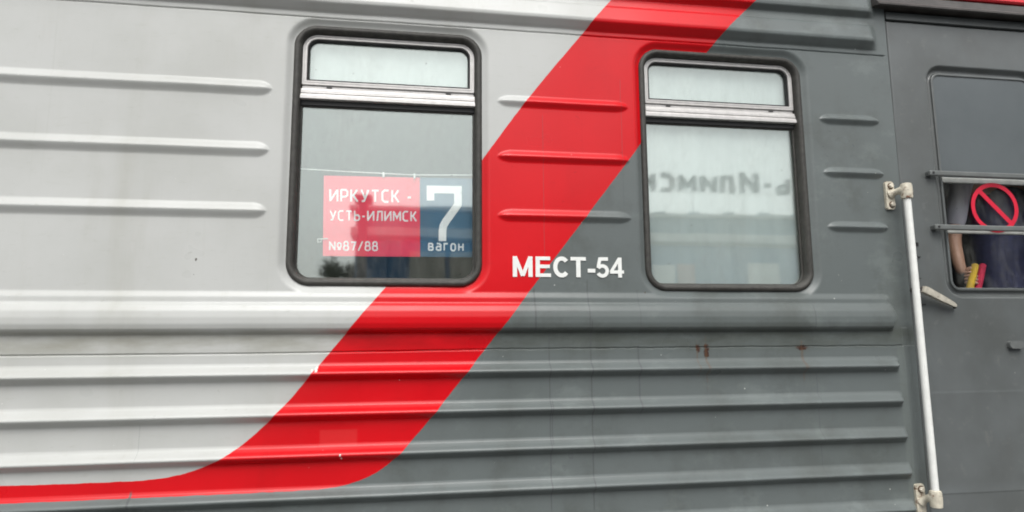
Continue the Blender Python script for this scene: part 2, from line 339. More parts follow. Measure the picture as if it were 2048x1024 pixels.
W1, W2 = (-.5067, .2745, 1.7785, 2.8745), (.9935, 1.7850, 1.7655, 2.8680)      # outer edges of the rubber seals
RC = .092
def sd_rr(x, z, W, r):
    cx_, cz_, hx, hz = (W[0]+W[1])/2, (W[2]+W[3])/2, (W[1]-W[0])/2, (W[3]-W[2])/2
    qx, qz = np.abs(x-cx_)-hx+r, np.abs(z-cz_)-hz+r
    return np.hypot(np.maximum(qx, 0), np.maximum(qz, 0))+np.minimum(np.maximum(qx, qz), 0)-r
def sst(t): t = np.clip(t, 0, 1); return t*t*(3-2*t)
def bead(x, z, xa, xb, z0, up, dn, H, tip=.05, k=.45):
    dx = np.maximum(0, np.maximum(xa+tip-x, x-(xb-tip))); s = np.clip(1-(dx/tip)**2, 0, 1)**.5
    d = np.where(z > z0, (z-z0)/np.maximum(up*s, 1e-5), (z0-z)/np.maximum(dn*s, 1e-5)); p = np.clip(1-d, 0, 1)
    return H*s*(p*(1-k)+k*sst(p))
_bz = np.linspace(1.55, 1.78, 300)
_bh = np.interp(_bz, [1.55, 1.584, 1.588, 1.596, 1.606, 1.625, 1.650, 1.675, 1.696, 1.708, 1.730, 1.752, 1.78], [0, 0, .006, .022, .031, .0365, .0370, .0330, .0225, .0110, .0100, 0, 0])
_bh = np.convolve(np.pad(_bh, 3, 'edge'), np.ones(7)/7, 'same')[3:-3]
_cz = np.linspace(2.90, 3.5, 700)
_ch = np.interp(_cz, [2.90, 2.930, 2.938, 2.962, 2.976, 3.010, 3.046, 3.050, 3.092, 3.096, 3.114, 3.130, 3.18, 3.26, 3.36, 3.5], [0, 0, .010, .034, .036, .026, .0150, .0105, .001, .005, .028, .030, .018, -.01, -.07, -.22])
_ch = np.convolve(np.pad(_ch, 4, 'edge'), np.ones(9)/9, 'same')[4:-4]
_rz = np.linspace(-.04, .06, 401)
_rh = np.interp(_rz, [-.04, -.029, -.0245, -.019, -.013, -.007, -.001, .004, .010, .022, .034, .044, .06], [0, 0, .0020, .0090, .0175, .0255, .0315, .0330, .0295, .0150, .0035, 0, 0])
_rh = np.convolve(np.pad(_rh, 8, 'edge'), np.ones(17)/17, 'same')[8:-8]
def height(x, z):
    h = .0010*np.sin(x*5.1+z*2.3)+.0008*np.sin(x*9.7-z*6.1+1.3)+.0006*np.sin(x*17-z*3.1)
    for z0 in (2.5825, 2.3238, 2.0728): h = h+bead(x, z, -6, -.592, z0, .034, .033, .0165)
    for z0 in (2.5800, 2.3350, 2.0775): h = h+bead(x, z, .347, .925, z0, .029, .026, .0150, .06)
    for z0 in (2.5730, 2.3160, 2.0600): h = h+bead(x, z, 1.866, 2.170, z0, .026, .026, .0170, .055)
    for i, z0 in enumerate((1.4285, 1.2750, 1.1210, .9660, .8120, .6580, .5040)):
        xe = (2.157, 2.162, 2.168, 2.176, 2.18, 2.185, 2.19)[i]
        h = h+np.interp(z-z0, _rz, _rh)*np.clip((xe-x)/.020, 0, 1)**.5
    bend = sst((2.172-.035*np.clip((z-1.66)/.06, -1, 1)**2*0-np.abs(z-1.655)*.25-x)/.03)
    h = h+np.interp(z, _bz, _bh)*bend
    h = h+np.where(x < 2.188, 1, 0)*0
    cend = sst((2.204-x)/.060)*np.where(z < 3.2, 1, 0)+np.where(z >= 3.2, 1, 0)
    h = h+np.interp(z, _cz, _ch)*np.where(z > 2.9, cend, 0)
    for W in (W1, W2):
        d = sd_rr(x, z, W, RC); h = h-.018*sst(1-(d-.002)/.034)*np.where((z > 2.906), 0, 1)
    wob = (.0006*np.sin(x*23)+.0006*np.sin(x*61+1)+.0007*np.sin(x*131))*np.clip(x+.3, .15, 1)
    s2 = np.interp(x, [-.6, .35], [1.5105, 1.5195])
    h = h-.005*np.exp(-((z-2.9070-wob*.4)/.0026)**2)*np.where(x < 2.235, 1, 0)
    h = h-.0045*np.exp(-((z-s2-wob)/.0028)**2)*np.where(x < 2.19, 1, 0)+.0012*sst((s2-z)/.004)
    h = h+.0022*sst((x-2.186)/.006)*np.where(z < 1.6, 1, 0)*np.where(z > 0, 1, 0)-.0022*sst((x-2.212)/.01)*np.where(z < 1.6, 1, 0)
    return h
def axis(a, b, base, fine):
    """sample positions between a and b: step `base`, refined inside the fine ranges (lo, hi, step)"""
    P = [a]
    while P[-1] < b-1e-6:
        p = P[-1]; s = base
        for lo, hi, st in fine:
            if lo-1e-6 <= p < hi: s = min(s, st)
            elif p < lo < p+s: s = min(s, max(lo-p, st))
        P.append(min(b, p+s))
    return np.array(P)
XS = axis(-4.6, 2.252, .04, [(-.66, -.44, .006), (-.44, .20, .03), (.20, .44, .006), (.82, 1.06, .006), (1.06, 1.70, .03), (1.70, 1.95, .006), (2.10, 2.252, .004), (.44, .82, .02), (1.95, 2.1, .02)])
def sheet(name, z0, z1, fine, base=.012):
    zs = axis(z0, z1, base, fine); Xg, Zg = np.meshgrid(XS, zs); H = height(Xg, Zg)
    nz, nx = Xg.shape; V = np.stack([Xg, -H, Zg], -1).reshape(-1, 3)
    i = np.arange(nz*nx).reshape(nz, nx); Fq = np.stack([i[:-1, :-1], i[:-1, 1:], i[1:, 1:], i[1:, :-1]], -1).reshape(-1, 4)
    xc = V[Fq].mean(1); keep = np.ones(len(Fq), bool)
    for W in (W1, W2): keep &= sd_rr(xc[:, 0], xc[:, 2], W, RC) > -.012
    Fq = Fq[keep]; used = np.unique(Fq); rm = -np.ones(len(V), int); rm[used] = np.arange(len(used)); V = V[used]; Fq = rm[Fq]
    me = bpy.data.meshes.new(name); me.vertices.add(len(V)); me.vertices.foreach_set('co', V.ravel())
    me.loops.add(Fq.size); me.loops.foreach_set('vertex_index', Fq.ravel()); me.polygons.add(len(Fq))
    me.polygons.foreach_set('loop_start', np.arange(0, Fq.size, 4)); me.polygons.foreach_set('loop_total', np.full(len(Fq), 4))
    me.update(calc_edges=True); me.validate()
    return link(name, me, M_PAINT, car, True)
sheet('cornice_panel', 2.9072, 3.5, [(2.9072, 3.16, .0025), (3.16, 3.5, .02)])
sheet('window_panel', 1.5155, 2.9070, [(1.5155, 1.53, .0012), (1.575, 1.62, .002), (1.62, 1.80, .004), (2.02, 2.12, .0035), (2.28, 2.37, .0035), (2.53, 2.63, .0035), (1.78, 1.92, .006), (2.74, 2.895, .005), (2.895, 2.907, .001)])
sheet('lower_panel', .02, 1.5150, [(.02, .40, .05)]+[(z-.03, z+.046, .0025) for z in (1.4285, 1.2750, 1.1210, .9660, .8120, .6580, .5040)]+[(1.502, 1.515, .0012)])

# windows --------------------------------------------------------------
def window(W, zo, blind):
    x0, x1, z0, z1 = W; we = empty('window', ((x0+x1)/2, 0, (z0+z1)/2), car)
    fl = .0185                                   # the sheet dips this far at the opening
    bm = bmesh.new(); ring(bm, x0, x1, z0, z1, RC, [(-.002, fl+.004), (-.003, fl-.004), (.002, fl-.010), (.010, fl-.014), (.019, fl-.011), (.025, fl-.002), (.027, fl+.006), (.027, fl+.055), (.020, fl+.055)], n=14, jit=.0006)
    obj('rubber_seal', bm, M_RUB, we, True, 60)
    i0, i1, b0, t1 = x0+.028, x1-.028, z0+.028, z1-.028
    zA, zB, zC, zD, zE, zF = [v+zo for v in (2.641, 2.6215, 2.609, 2.5815, 2.557, 2.537)]
    # upper hinged sash
    bm = bmesh.new(); ring(bm, i0, i1, zB+.001, t1, .064, [(0, .056), (0, .036), (.002, .034), (.008, .034), (.009, .036), (.0115, .036), (.0125, .034), (.018, .034), (.0195, .036), (.0195, .056)], rb=.004, n=10)
    obj('upper_sash', bm, M_ALU, we, True, 30)
    bm = bmesh.new(); ring(bm, i0+.0197, i1-.0197, zB+.0207, t1-.0197, .046, [(0, .040), (.005, .038), (.0085, .044), (.0085, .056), (0, .056)], rb=.003, n=10)
    obj('gasket', bm, M_GASK, we, True, 50)
    bm = bmesh.new(); slab(bm, rr(i0+.022, i1-.022, zB+.024, t1-.022, .044, 10, .004), .052, .056)
    obj('upper_pane', bm, M_GLASS, we)
    # three stacked cross rails, with two drain slots
    bm = bmesh.new(); box(bm, i0+.002, i1-.002, .041, .060, zC+.0005, zB-.0005, .001); obj('slot_rail', bm, M_ALU, we)
    for fx in (.155, .845):
        bm = bmesh.new(); xm = i0+(i1-i0)*fx; box(bm, xm-.011, xm+.011, .0385, .0425, zC+.004, zB-.0035); obj('drain_slot', bm, M_GASK, we)
    def rail(name, za, zb, P, ext):
        bm = bmesh.new(); L = [[bm.verts.new((x, y, za+(zb-za)*t)) for t, y in P] for x in (i0-ext, i1+ext)]
        n_ = len(P)
        for k in range(n_): bm.faces.new((L[0][k], L[0][(k+1) % n_], L[1][(k+1) % n_], L[1][k]))
        bm.faces.new(L[0]); bm.faces.new(L[1][::-1]); obj(name, bm, M_ALU, we)
    rail('middle_rail', zD, zC, [(0.02, .058), (0.02, .030), (.12, .0265), (.42, .0270), (.60, .0315), (.90, .0335), (.97, .037), (.97, .058)], .001)
    rail('lower_rail', zE, zD, [(0, .058), (0, .026), (.10, .020), (.55, .0205), (.70, .0235), (.94, .0255), (.98, .028), (.98, .058)], .006)
    bm = bmesh.new(); box(bm, i0, i1, .040, .060, zF, zE-.0005); obj('gasket', bm, M_GASK, we)
    # fixed lower pane in a thin bead
    bm = bmesh.new(); slab(bm, rr(i0+.001, i1-.001, b0+.001, zF+.002, .004, 10, .06), .052, .0575); obj('lower_pane', bm, M_GLASS, we)
    bm = bmesh.new(); ring(bm, i0-.001, i1+.001, b0-.001, zF, .004, [(0, .052), (0, .0475), (.004, .0465), (.0075, .050), (.0075, .0519)], rb=.062, n=10)
    obj('glazing_bead', bm, M_RUB, we, True, 60)
    # blind inside
    zb0 = blind; bm = bmesh.new(); nx = 60; za, zb = zb0, z1+.03; fr_, bk = [], []
    for k in range(nx+1):
        x = x0-.02+(x1-x0+.04)*k/nx; y = .085+.0025*math.sin(k*.55)+.0015*math.sin(k*1.3)
        fr_.append((bm.verts.new((x, y, za)), bm.verts.new((x, y, zb)))); bk.append((bm.verts.new((x, y+.002, za)), bm.verts.new((x, y+.002, zb))))
    for k in range(nx):
        bm.faces.new((fr_[k][0], fr_[k+1][0], fr_[k+1][1], fr_[k][1])); bm.faces.new((bk[k][0], bk[k][1], bk[k+1][1], bk[k+1][0]))
        bm.faces.new((fr_[k][0], bk[k][0], bk[k+1][0], fr_[k+1][0])); bm.faces.new((fr_[k][1], fr_[k+1][1], bk[k+1][1], bk[k][1]))
    obj('window_blind', bm, M_BLIND, we, True, 60)
    return we
win1 = window(W1, 0, 2.545)
win2 = window(W2, -.003, 1.73)

# interior lining: ceiling, floor, back wall, partitions -----------------
bm = bmesh.new()
box(bm, -3.1, 2.20, 1.55, 1.60, .95, 3.2); box(bm, -3.1, 2.20, .10, 1.55, .90, .95); box(bm, -3.1, 2.20, .10, 1.55, 3.2, 3.25)
for xp in (-3.1, -.95, .62, 2.17): box(bm, xp, xp+.03, .10, 1.55, .95, 3.2)
obj('compartment_lining', bm, M_LINE, car)
bm = bmesh.new()
box(bm, 2.215, 3.4, 1.30, 1.35, .80, 3.2); box(bm, 2.215, 3.4, .10, 1.30, .84, .88); box(bm, 2.215, 3.4, .10, 1.30, 3.2, 3.24); box(bm, 2.205, 2.215, .06, 1.3, .80, 3.2); box(bm, 3.4, 3.42, .06, 1.3, .8, 3.2)
obj('vestibule_lining', bm, M_DARK, car)

# painted seat count -----------------------------------------------------
def lettering_seats():
    cap, wd = .0860, .0184
    bm = bmesh.new(); Q = []
    def poly(lines, w_): Q.extend([[[(p.x, p.y) for p in q] for q in strip(l, w_)] for l in lines])
    X = lambda px: at(px, 535)[0]
    z0 = 1.8178
    def g(pxa, pxb, lines, w_=wd):
        xa, xb = X(pxa), X(pxb); poly([[(xa+(xb-xa)*a, z0+cap*b) for a, b in l] for l in lines], w_)
    g(1025.6+4.0, 1064.6-4.0, [[(0, 0), (0, 1)], [(1, 0), (1, 1)]], .0180)
    g(1025.6, 1064.6, [[(.11, .985), (.5, .05)], [(.89, .985), (.5, .05)]], .0156)
    g(1071+4.2, 1101.5, [[(0, 0), (0, 1)]]); g(1071, 1101.5, [[(.2, .915), (.96, .915)], [(.2, .52), (.93, .52)], [(.2, .085), (1, .085)]], .0150)
    xa, xb = X(1106), X(1140); cx_, cz_ = (xa+xb)/2, z0+cap*.5; poly([arc(cx_, cz_, (xb-xa)/2-.0092, cap*.515-.0085, 42, 318, 30)], .0176)
    g(1141, 1171.5, [[(0, .915), (1, .915)]], .0150); g(1141, 1171.5, [[(.5, 0), (.5, .86)]])
    g(1175, 1190, [[(0, .33), (1, .33)]], .0160)
    xa, xb = X(1192.5), X(1217.5); hw = (xb-xa)
    poly([[(xa+hw*.27, z0+cap*.92), (xa+hw*.93, z0+cap*.92)]], .0150)
    poly([[(xa+hw*.30, z0+cap*.985), (xa+hw*.13, z0+cap*.47)]], .0140)
    poly([arc(xa+hw*.47, z0+cap*.325, hw*.53-.0082, cap*.325-.0065, 148, -152, 26)], .0150)
    xa, xb = X(1219.5), X(1247); hw = (xb-xa)
    poly([[(xa+hw*.72, z0), (xa+hw*.72, z0+cap)]], .0160); poly([[(xa, z0+cap*.275), (xb, z0+cap*.275)]], .0140); poly([[(xa+hw*.06, z0+cap*.27), (xa+hw*.70, z0+cap*.965)]], .0125)
    put_quads(bm, Q, lambda a, b: (a, b), -.0040, .012)
    return obj('seat_count_lettering', bm, M_WLET, car)
lettering_seats()

# gutter and lintel over the door ---------------------------------------
bm = bmesh.new()
def xprof(bm, xa, xb, P):
    L = [[bm.verts.new((x, y, z)) for y, z in P] for x in (xa, xb)]; n_ = len(P)
    for k in range(n_): bm.faces.new((L[0][k], L[0][(k+1) % n_], L[1][(k+1) % n_], L[1][k]))
    bm.faces.new(L[0]); bm.faces.new(L[1][::-1])
DZ = at(1800, 41)[1]; gz = at(1900, 21, -.05)[1]-.012; LT = at(1900, 34, .004)[1]
xprof(bm, 2.262, 4.2, [(.012, DZ+.004), (.004, DZ+.006), (.004, LT), (.10, LT+.004), (.10, DZ+.004)]); obj('door_lintel', bm, M_DOOR, car)
bm = bmesh.new()
xprof(bm, 2.180, 4.2, [(.06, gz+.026), (-.030, gz+.022), (-.048, gz+.012), (-.056, gz+.016), (-.056, gz+.024), (-.046, gz+.034), (-.034, gz+.074), (.06, gz+.094)]); obj('rain_gutter', bm, M_GUT, car)
rzr = at(2018, 5, -.03)[1]
bm = bmesh.new(); xprof(bm, 2.20, 4.2, [(.06, rzr+.012), (-.024, rzr-.002), (-.032, rzr+.006), (-.016, rzr+.12), (.06, rzr+.26), (.3, rzr+.36), (.3, rzr+.06)]); obj('roof_edge', bm, M_ROOFRED, car)
bm = bmesh.new(); xprof(bm, -4.6, 4.2, [(.22, 3.495), (.6, 3.72), (1.5, 3.86), (1.5, 3.3), (.22, 3.3)]); obj('roof', bm, M_ROOFRED, car)

# ------------------------------------------------------------ door
door = empty('door', (2.26, .008, .3), car)
DX0, DX1, DZ0 = 2.2595, 3.38, .25
DW = (at(1857, 220, .01)[0], 3.088, at(1960, 596, .01)[1], at(1920, 134, .01)[1])   # outer edge of the pressed window frame
def door_leaf():
    xs = axis(DX0, DX1, .03, [(DX0, DX0+.03, .004), (DW[0]-.02, DW[0]+.10, .004), (DW[1]-.1, DW[1]+.02, .006)])
    zs = axis(DZ0, DZ, .04, [(DW[2]-.02, DW[2]+.10, .004), (DW[3]-.10, DW[3]+.02, .004), (1.30, 1.34, .003), (.82, .87, .003), (DZ-.02, DZ, .004)])
    Xg, Zg = np.meshgrid(xs, zs); d = sd_rr(Xg, Zg, DW, .085)
    y = .008+.024*sst(-d/.018)-.010*sst((-d-.030)/.010)+.0012*np.sin(Xg*6+Zg*3)+.0008*np.sin(Xg*11-Zg*7)
    zl1, zl2 = at(1960, 785, .01)[1], at(1960, 983, .01)[1]
    y = y-.0012*np.exp(-((Zg-zl1)/.006)**2)-.002*np.exp(-((Zg-zl2)/.004)**2)
    y = y+.012*sst((DX0+.008-Xg)/.008)+.012*sst((Zg-DZ+.008)/.008)
    nz, nx = Xg.shape; V = np.stack([Xg, y, Zg], -1).reshape(-1, 3); i = np.arange(nz*nx).reshape(nz, nx)
    Fq = np.stack([i[:-1, :-1], i[:-1, 1:], i[1:, 1:], i[1:, :-1]], -1).reshape(-1, 4); xc = V[Fq].mean(1)
    Fq = Fq[sd_rr(xc[:, 0], xc[:, 2], DW, .085) > -.044]
    me = bpy.data.meshes.new('door_leaf'); me.from_pydata(V.tolist(), [], Fq.tolist()); me.update(); return link('door_leaf', me, M_DOOR, door, True)
door_leaf()
bm = bmesh.new(); box(bm, 2.2535, 2.2590, .022, .06, .2, 3.1); obj('door_gap_shade', bm, M_BLACK, car); bm = bmesh.new(); box(bm, 2.2535, 3.38, .03, .06, DZ+.0005, DZ+.0035); obj('door_gap_shade', bm, M_BLACK, car)  # black strips standing in for the shadow in the door gaps
ix0, ix1, iz0, iz1 = DW[0]+.040, DW[1]-.040, DW[2]+.040, DW[3]-.040
bm = bmesh.new(); ring(bm, ix0, ix1, iz0, iz1, .045, [(-.006, .036), (-.004, .018), (0, .016), (.006, .017), (.009, .021), (.010, .036)], n=8); obj('window_rim', bm, M_DOOR, door, True, 40)
zt = at(1960, 362, .02)[1]; zm = at(1960, 463, .02)[1]
bm = bmesh.new(); box(bm, ix0+.008, ix1-.008, .022, .030, zt+.012, iz1-.006); obj('upper_window_panel', bm, simple('grey painted glass', (.112, .125, .130), .14, 0, .12, 2), door)
M_LEDGE = simple('pale window ledge', (.50, .51, .48), .5, 0, .12, 20)
bm = bmesh.new(); box(bm, ix0+.004, ix1-.004, .014, .034, zt-.0135, zt+.0115, .003); obj('window_ledge', bm, M_LEDGE, door); bm = bmesh.new(); box(bm, ix0+.004, ix1-.004, .014, .034, zm-.0115, zm+.0115, .003); obj('window_ledge', bm, M_LEDGE, door)
bm = bmesh.new(); box(bm, ix0+.006, ix1-.006, .024, .029, zm+.012, zt-.014); obj('middle_pane', bm, M_GLASS_D, door)
bm = bmesh.new(); slab(bm, rr(ix0+.006, ix1-.006, iz0+.006, zm-.012, .003, 8, .04), .024, .029); obj('lower_pane', bm, M_GLASS_D, door)
# prohibition ring on the glass
bm = bmesh.new(); Ys = .0225; cxp, czp = at(1986, 416, Ys); rx_ = (at(2033, 416, Ys)[0]-at(1939, 416, Ys)[0])/2-.011; rz_ = (at(1986, 368, Ys)[1]-at(1986, 467, Ys)[1])/2-.011
put_quads(bm, [[[(p.x, p.y) for p in q] for q in strip(arc(cxp, czp, rx_, rz_, 0, 360, 48), .0205)], [[(p.x, p.y) for p in q] for q in strip([(cxp-rx_*.66, czp+rz_*.74), (cxp+rx_*.70, czp-rz_*.70)], .0225)]], lambda a, b: (a, b), .0120, .0010)
obj('prohibition_sticker', bm, M_STK, door)
# guard bars
M_BAR = simple('grey painted bar', (.118, .126, .122), .5, 0, .12, 20)
for pa, pb, py in ((1859, 2075, (344, 352)), (1870, 2080, (452, 453))):
    xa, za = at(pa, py[0], -.022); bm = bmesh.new(); xb = 3.15; za -= .004
    box(bm, xa, xb, -.026, -.008, za-.0130, za+.0130, .006)
    bar = obj('guard_bar', bm, M_BAR, door)
    for q_ in (xa+.004, xb-.03): bm = bmesh.new(); box(bm, q_, q_+.026, -.010, .009, za-.010, za+.010, .002); obj('stand_off', bm, M_DOOR, bar)
    bm = bmesh.new(); tube(bm, [(xa+.018, -.021, za+.001), (xa+.018, -.0275, za+.001)], [.0070, .0060], 12); obj('screw', bm, M_GASK, bar)
# lever handle, keyhole cover, lock marks
p = lambda px, py, Y: Vector((at(px, py, Y)[0], Y, at(px, py, Y)[1]))
bm = bmesh.new()
P0, P1 = p(1846, 578, -.042), p(1912, 612, -.012); dv = (P1-P0).normalized(); nv = Vector((0, 1, 0)).cross(dv).normalized(); tv = dv.cross(nv)
rings = []
for t, hh, tt in ((0, .015, .009), (.08, .017, .011), (.6, .014, .010), (.93, .010, .008), (1, .006, .006)):
    c_ = P0.lerp(P1, t); rings.append([bm.verts.new(c_+nv*hh*a+tv*tt*b_) for a, b_ in ((-1, -1), (1, -1), (1, 1), (-1, 1))])
for A, B in zip(rings, rings[1:]):
    for k in range(4): bm.faces.new((A[k], A[(k+1) % 4], B[(k+1) % 4], B[k]))
bm.faces.new(rings[0][::-1]); bm.faces.new(rings[-1]); bmesh.ops.bevel(bm, geom=bm.edges[:], offset=.002, segments=2, affect='EDGES')
hd = obj('handle', bm, simple('chipped cream handle paint', (.46, .43, .36), .45, 0, .25, 30, .3, .08), door)
bm = bmesh.new(); tube(bm, [P0+Vector((.006, .004, -.002)), P0+Vector((.006, .055, -.002))], .014, 14); tube(bm, [P0+Vector((.006, .044, -.002)), P0+Vector((.006, .056, -.002))], .026, 18); obj('spindle', bm, M_GUT, hd)
bm = bmesh.new(); c_ = P1; tube(bm, [c_+Vector((-.003, .002, -.002)), c_+Vector((.002, .012, -.006))], .007, 10); obj('handle_tip', bm, M_GASK, hd)
bm = bmesh.new(); a_, b_ = p(2016, 682, 0), p(2046, 697, 0); t_ = bmesh.new(); slab(bm, rr(a_.x, a_.x+.075, b_.z, a_.z, .012, 6), -.010, .012); bmesh.ops.bevel(bm, geom=[e for e in bm.edges if all(v.co.y < 0 for v in e.verts)], offset=.003, segments=2, affect='EDGES'); obj('keyhole_cover', bm, M_BAR, door)
for px, py, wx_, hz_ in ((1833.5, 489, .007, .018), (1837, 514, .012, .004), (1846, 609, .02, .004), (1838, 557, .012, .004)):
    bm = bmesh.new(); a_ = p(px, py, .008); box(bm, a_.x-wx_/2, a_.x+wx_/2, .0015, .016, a_.z-hz_/2, a_.z+hz_/2); obj('lock_slot', bm, M_GASK, door)

bm = bmesh.new(); box(bm, 3.386, 4.2, .004, .09, .02, DZ-.002, .004); obj('end_panel', bm, M_DOOR, car)
# ------------------------------------------------------------ handrail
hr = empty('handrail', (2.2, 0, .8), car)
RY = -.072
tp, bt = p(1813, 384, RY), p(1872, 1000, RY)
bm = bmesh.new(); rz_pts = [Vector((tp.x, RY, tp.z+.02)), Vector((tp.x, RY, tp.z))]+[Vector((tp.x+(bt.x-tp.x)*k/8, RY, tp.z+(bt.z-tp.z)*k/8)) for k in range(1, 9)]
tube(bm, rz_pts, .0155, 20); obj('rail_bar', bm, M_RAIL, hr, True)
M_RUST = simple('rusty washer steel', (.10, .055, .03), .8, 0, .4, 60)
for (pt, plate) in ((tp, ((1766, 364), (1793, 420))), (bt, ((1826, 967), (1853, 1040)))):
    (xa, za), (xb, zb) = at(*plate[0]), at(*plate[1])
    xb = xa+.044; cxm = (xa+xb)/2; bm = bmesh.new(); zmid = (za+zb)/2
    t_ = bmesh.new(); slab(t_, rr(xa, xb, zb, za, .010, 5), -.013, .004); bmesh.ops.bevel(t_, geom=[e for e in t_.edges if all(v.co.y < -.01 for v in e.verts)], offset=.003, segments=2, affect='EDGES')
    me = bpy.data.meshes.new('t'); t_.to_mesh(me); t_.free(); bm.from_mesh(me); bpy.data.meshes.remove(me)
    br = obj('bracket', bm, M_CAST, hr)
    # swelling arm from plate to the socket that grips the bar
    bm = bmesh.new(); pts = []; rads = []
    A = Vector((cxm+.004, -.010, zmid+.006)); B = Vector((pt.x, RY, pt.z+.006))
    for k in range(9):
        t = k/8; q_ = A.lerp(B, t); q_.z += .006*math.sin(t*math.pi); pts.append(q_); rads.append(.0235-.010*math.sin(min(1, t*1.35)*math.pi)**.8+.002*t)
    tube(bm, pts, rads, 18); obj('arm', bm, M_CAST, br, True)
    bm = bmesh.new(); s = 1
    tube(bm, [(pt.x, RY, pt.z-.032), (pt.x, RY, pt.z-.029), (pt.x, RY, pt.z), (pt.x, RY, pt.z+.030), (pt.x, RY, pt.z+.038), (pt.x, RY, pt.z+.041)], [.019, .0235, .0255, .0245, .0215, .015], 22); obj('socket', bm, M_CAST, br, True)
    for zz in (za-.022, zb+.022):
        bm = bmesh.new(); c_ = (cxm+.003, zz)
        tube(bm, [(c_[0], -.012, zz), (c_[0], -.016, zz)], .0150, 20); obj('washer', bm, M_RUST, br); bm = bmesh.new(); tube(bm, [(c_[0], -.015, zz), (c_[0], -.024, zz), (c_[0], -.027, zz)], [.0115, .0115, .0085], 6)
        obj('bolt', bm, M_BOLT, br)

# ------------------------------------------------------------ curtain wire and the route sign hung from it
bm = bmesh.new(); YW = .105
tube(bm, [(*at(590, 337, YW)[:1], YW, at(590, 337, YW)[1]), (at(690, 343, YW)[0], YW, at(690, 343, YW)[1]), (at(830, 350, YW)[0], YW, at(830, 350, YW)[1]), (at(955, 350, YW)[0], YW, at(955, 350, YW)[1])], .0022, 8)
obj('curtain_wire', bm, simple('white plastic wire', (.80, .82, .80), .4), win1)
YS = .112
rs = empty('route_sign', (at(745, 512, YS)[0], YS, at(745, 512, YS)[1])); tag(rs, 'red and blue route sign with carriage number 7 hanging behind the left window', 'sign')
def q2(*P): return [at(a, b, YS) for a, b in P]
bm = bmesh.new(); slab(bm, q2((647.5, 351), (839.6, 355), (840.2, 513.4), (645.5, 512)), YS, YS+.003); obj('red_panel', bm, M_SRED, rs)
bm = bmesh.new(); slab(bm, q2((840.0, 355), (945, 357), (944.5, 514.5), (840.6, 513.4)), YS, YS+.003); obj('blue_panel', bm, M_SBLU, rs)
def pxtext(s, xa, ybase_a, xb, ybase_b, cap_px, wd, gap=.3):
    bm = bmesh.new(); Q, Wd = text_quads(s, wd, gap)
    def fn(a, b): t = a/Wd; return at(xa+(xb-xa)*t, ybase_a+(ybase_b-ybase_a)*t-b*cap_px, YS)
    put_quads(bm, Q, fn, YS-.0008, .0008); obj('lettering', bm, M_SWHT, rs)
pxtext('ИРКУТСК -', 660.5, 402.5, 822, 405, 24, .17, .33)
pxtext('УСТЬ-ИЛИМСК', 660.5, 440.5, 832.5, 442.5, 19.5, .17, .33)
pxtext('N°87/88', 659.5, 500, 754.5, 501, 17, .17, .33)
pxtext('вагон', 857.5, 500.5, 926, 501.5, 18.5, .17, .42)
z8 = lambda a, b: (640+a/5.12, 330+b/5.12)
seven = [z8(*q_) for q_ in ((1131, 364), (1131, 250), (1413, 254), (1413, 405), (1290, 575), (1262, 625), (1254, 680), (1254, 779))]
Q7 = [[[(p_.x, p_.y) for p_ in q_] for q_ in strip(seven, 15.2)]]
bm = bmesh.new(); put_quads(bm, Q7, lambda a, b: at(a, b, YS), YS-.0008, .0008)
obj('lettering', bm, M_SWHT, rs)
M_CLIP = simple('white plastic clip', (.78, .8, .78), .4)
for px_, py_ in ((767, 347), (829, 350)):
    bm = bmesh.new(); a_ = at(px_, py_, YW); box(bm, a_[0]-.004, a_[0]+.004, YW-.006, YS+.006, a_[1]-.016, a_[1]+.005, .001); obj('clip', bm, M_CLIP, rs)
bm = bmesh.new(); a_ = at(641, 480, YS); tube(bm, [(a_[0]-.012, YS, a_[1]+.004), (a_[0]+.03, YS-.004, a_[1]+.006)], .002, 8); tube(bm, [(a_[0]-.012, YS, a_[1]+.004), (a_[0]-.010, YS, a_[1]-.010), (a_[0]+.002, YS, a_[1]-.008), (a_[0]+.004, YS, a_[1]+.004)], .002, 8); obj('wire_hook', bm, M_CLIP, rs)

# ------------------------------------------------------------ conductor standing in the vestibule
def skin(name, verts, edges, radii, m, parent=None, sub=2):
    me = bpy.data.meshes.new(name); me.from_pydata([tuple(v) for v in verts], edges, []); o = bpy.data.objects.new('t', me); COL.objects.link(o)
    md = o.modifiers.new('s', 'SKIN'); md.use_smooth_shade = True
    for i, v in enumerate(me.skin_vertices[0].data): v.radius = radii[i] if isinstance(radii[i], tuple) else (radii[i], radii[i])
    me.skin_vertices[0].data[0].use_root = True
    s_ = o.modifiers.new('u', 'SUBSURF'); s_.levels = sub; s_.render_levels = sub
    bpy.context.view_layer.update()
    dg = bpy.context.evaluated_depsgraph_get(); m2 = bpy.data.meshes.new_from_object(o.evaluated_get(dg)); m2.name = name
    bpy.data.objects.remove(o); m2.materials.clear(); return link(name, m2, m, parent, True)
M_SKIN = simple('skin', (.52, .30, .20), .5, 0, .06, 12); M_NAVY = simple('navy uniform cloth', (.026, .03, .075), .75, 0, .2, 30)
M_SHIRT = simple('white shirt cotton', (.66, .66, .72), .8, 0, .06, 12); M_HAIR = simple('dark brown hair', (.03, .018, .012), .6)
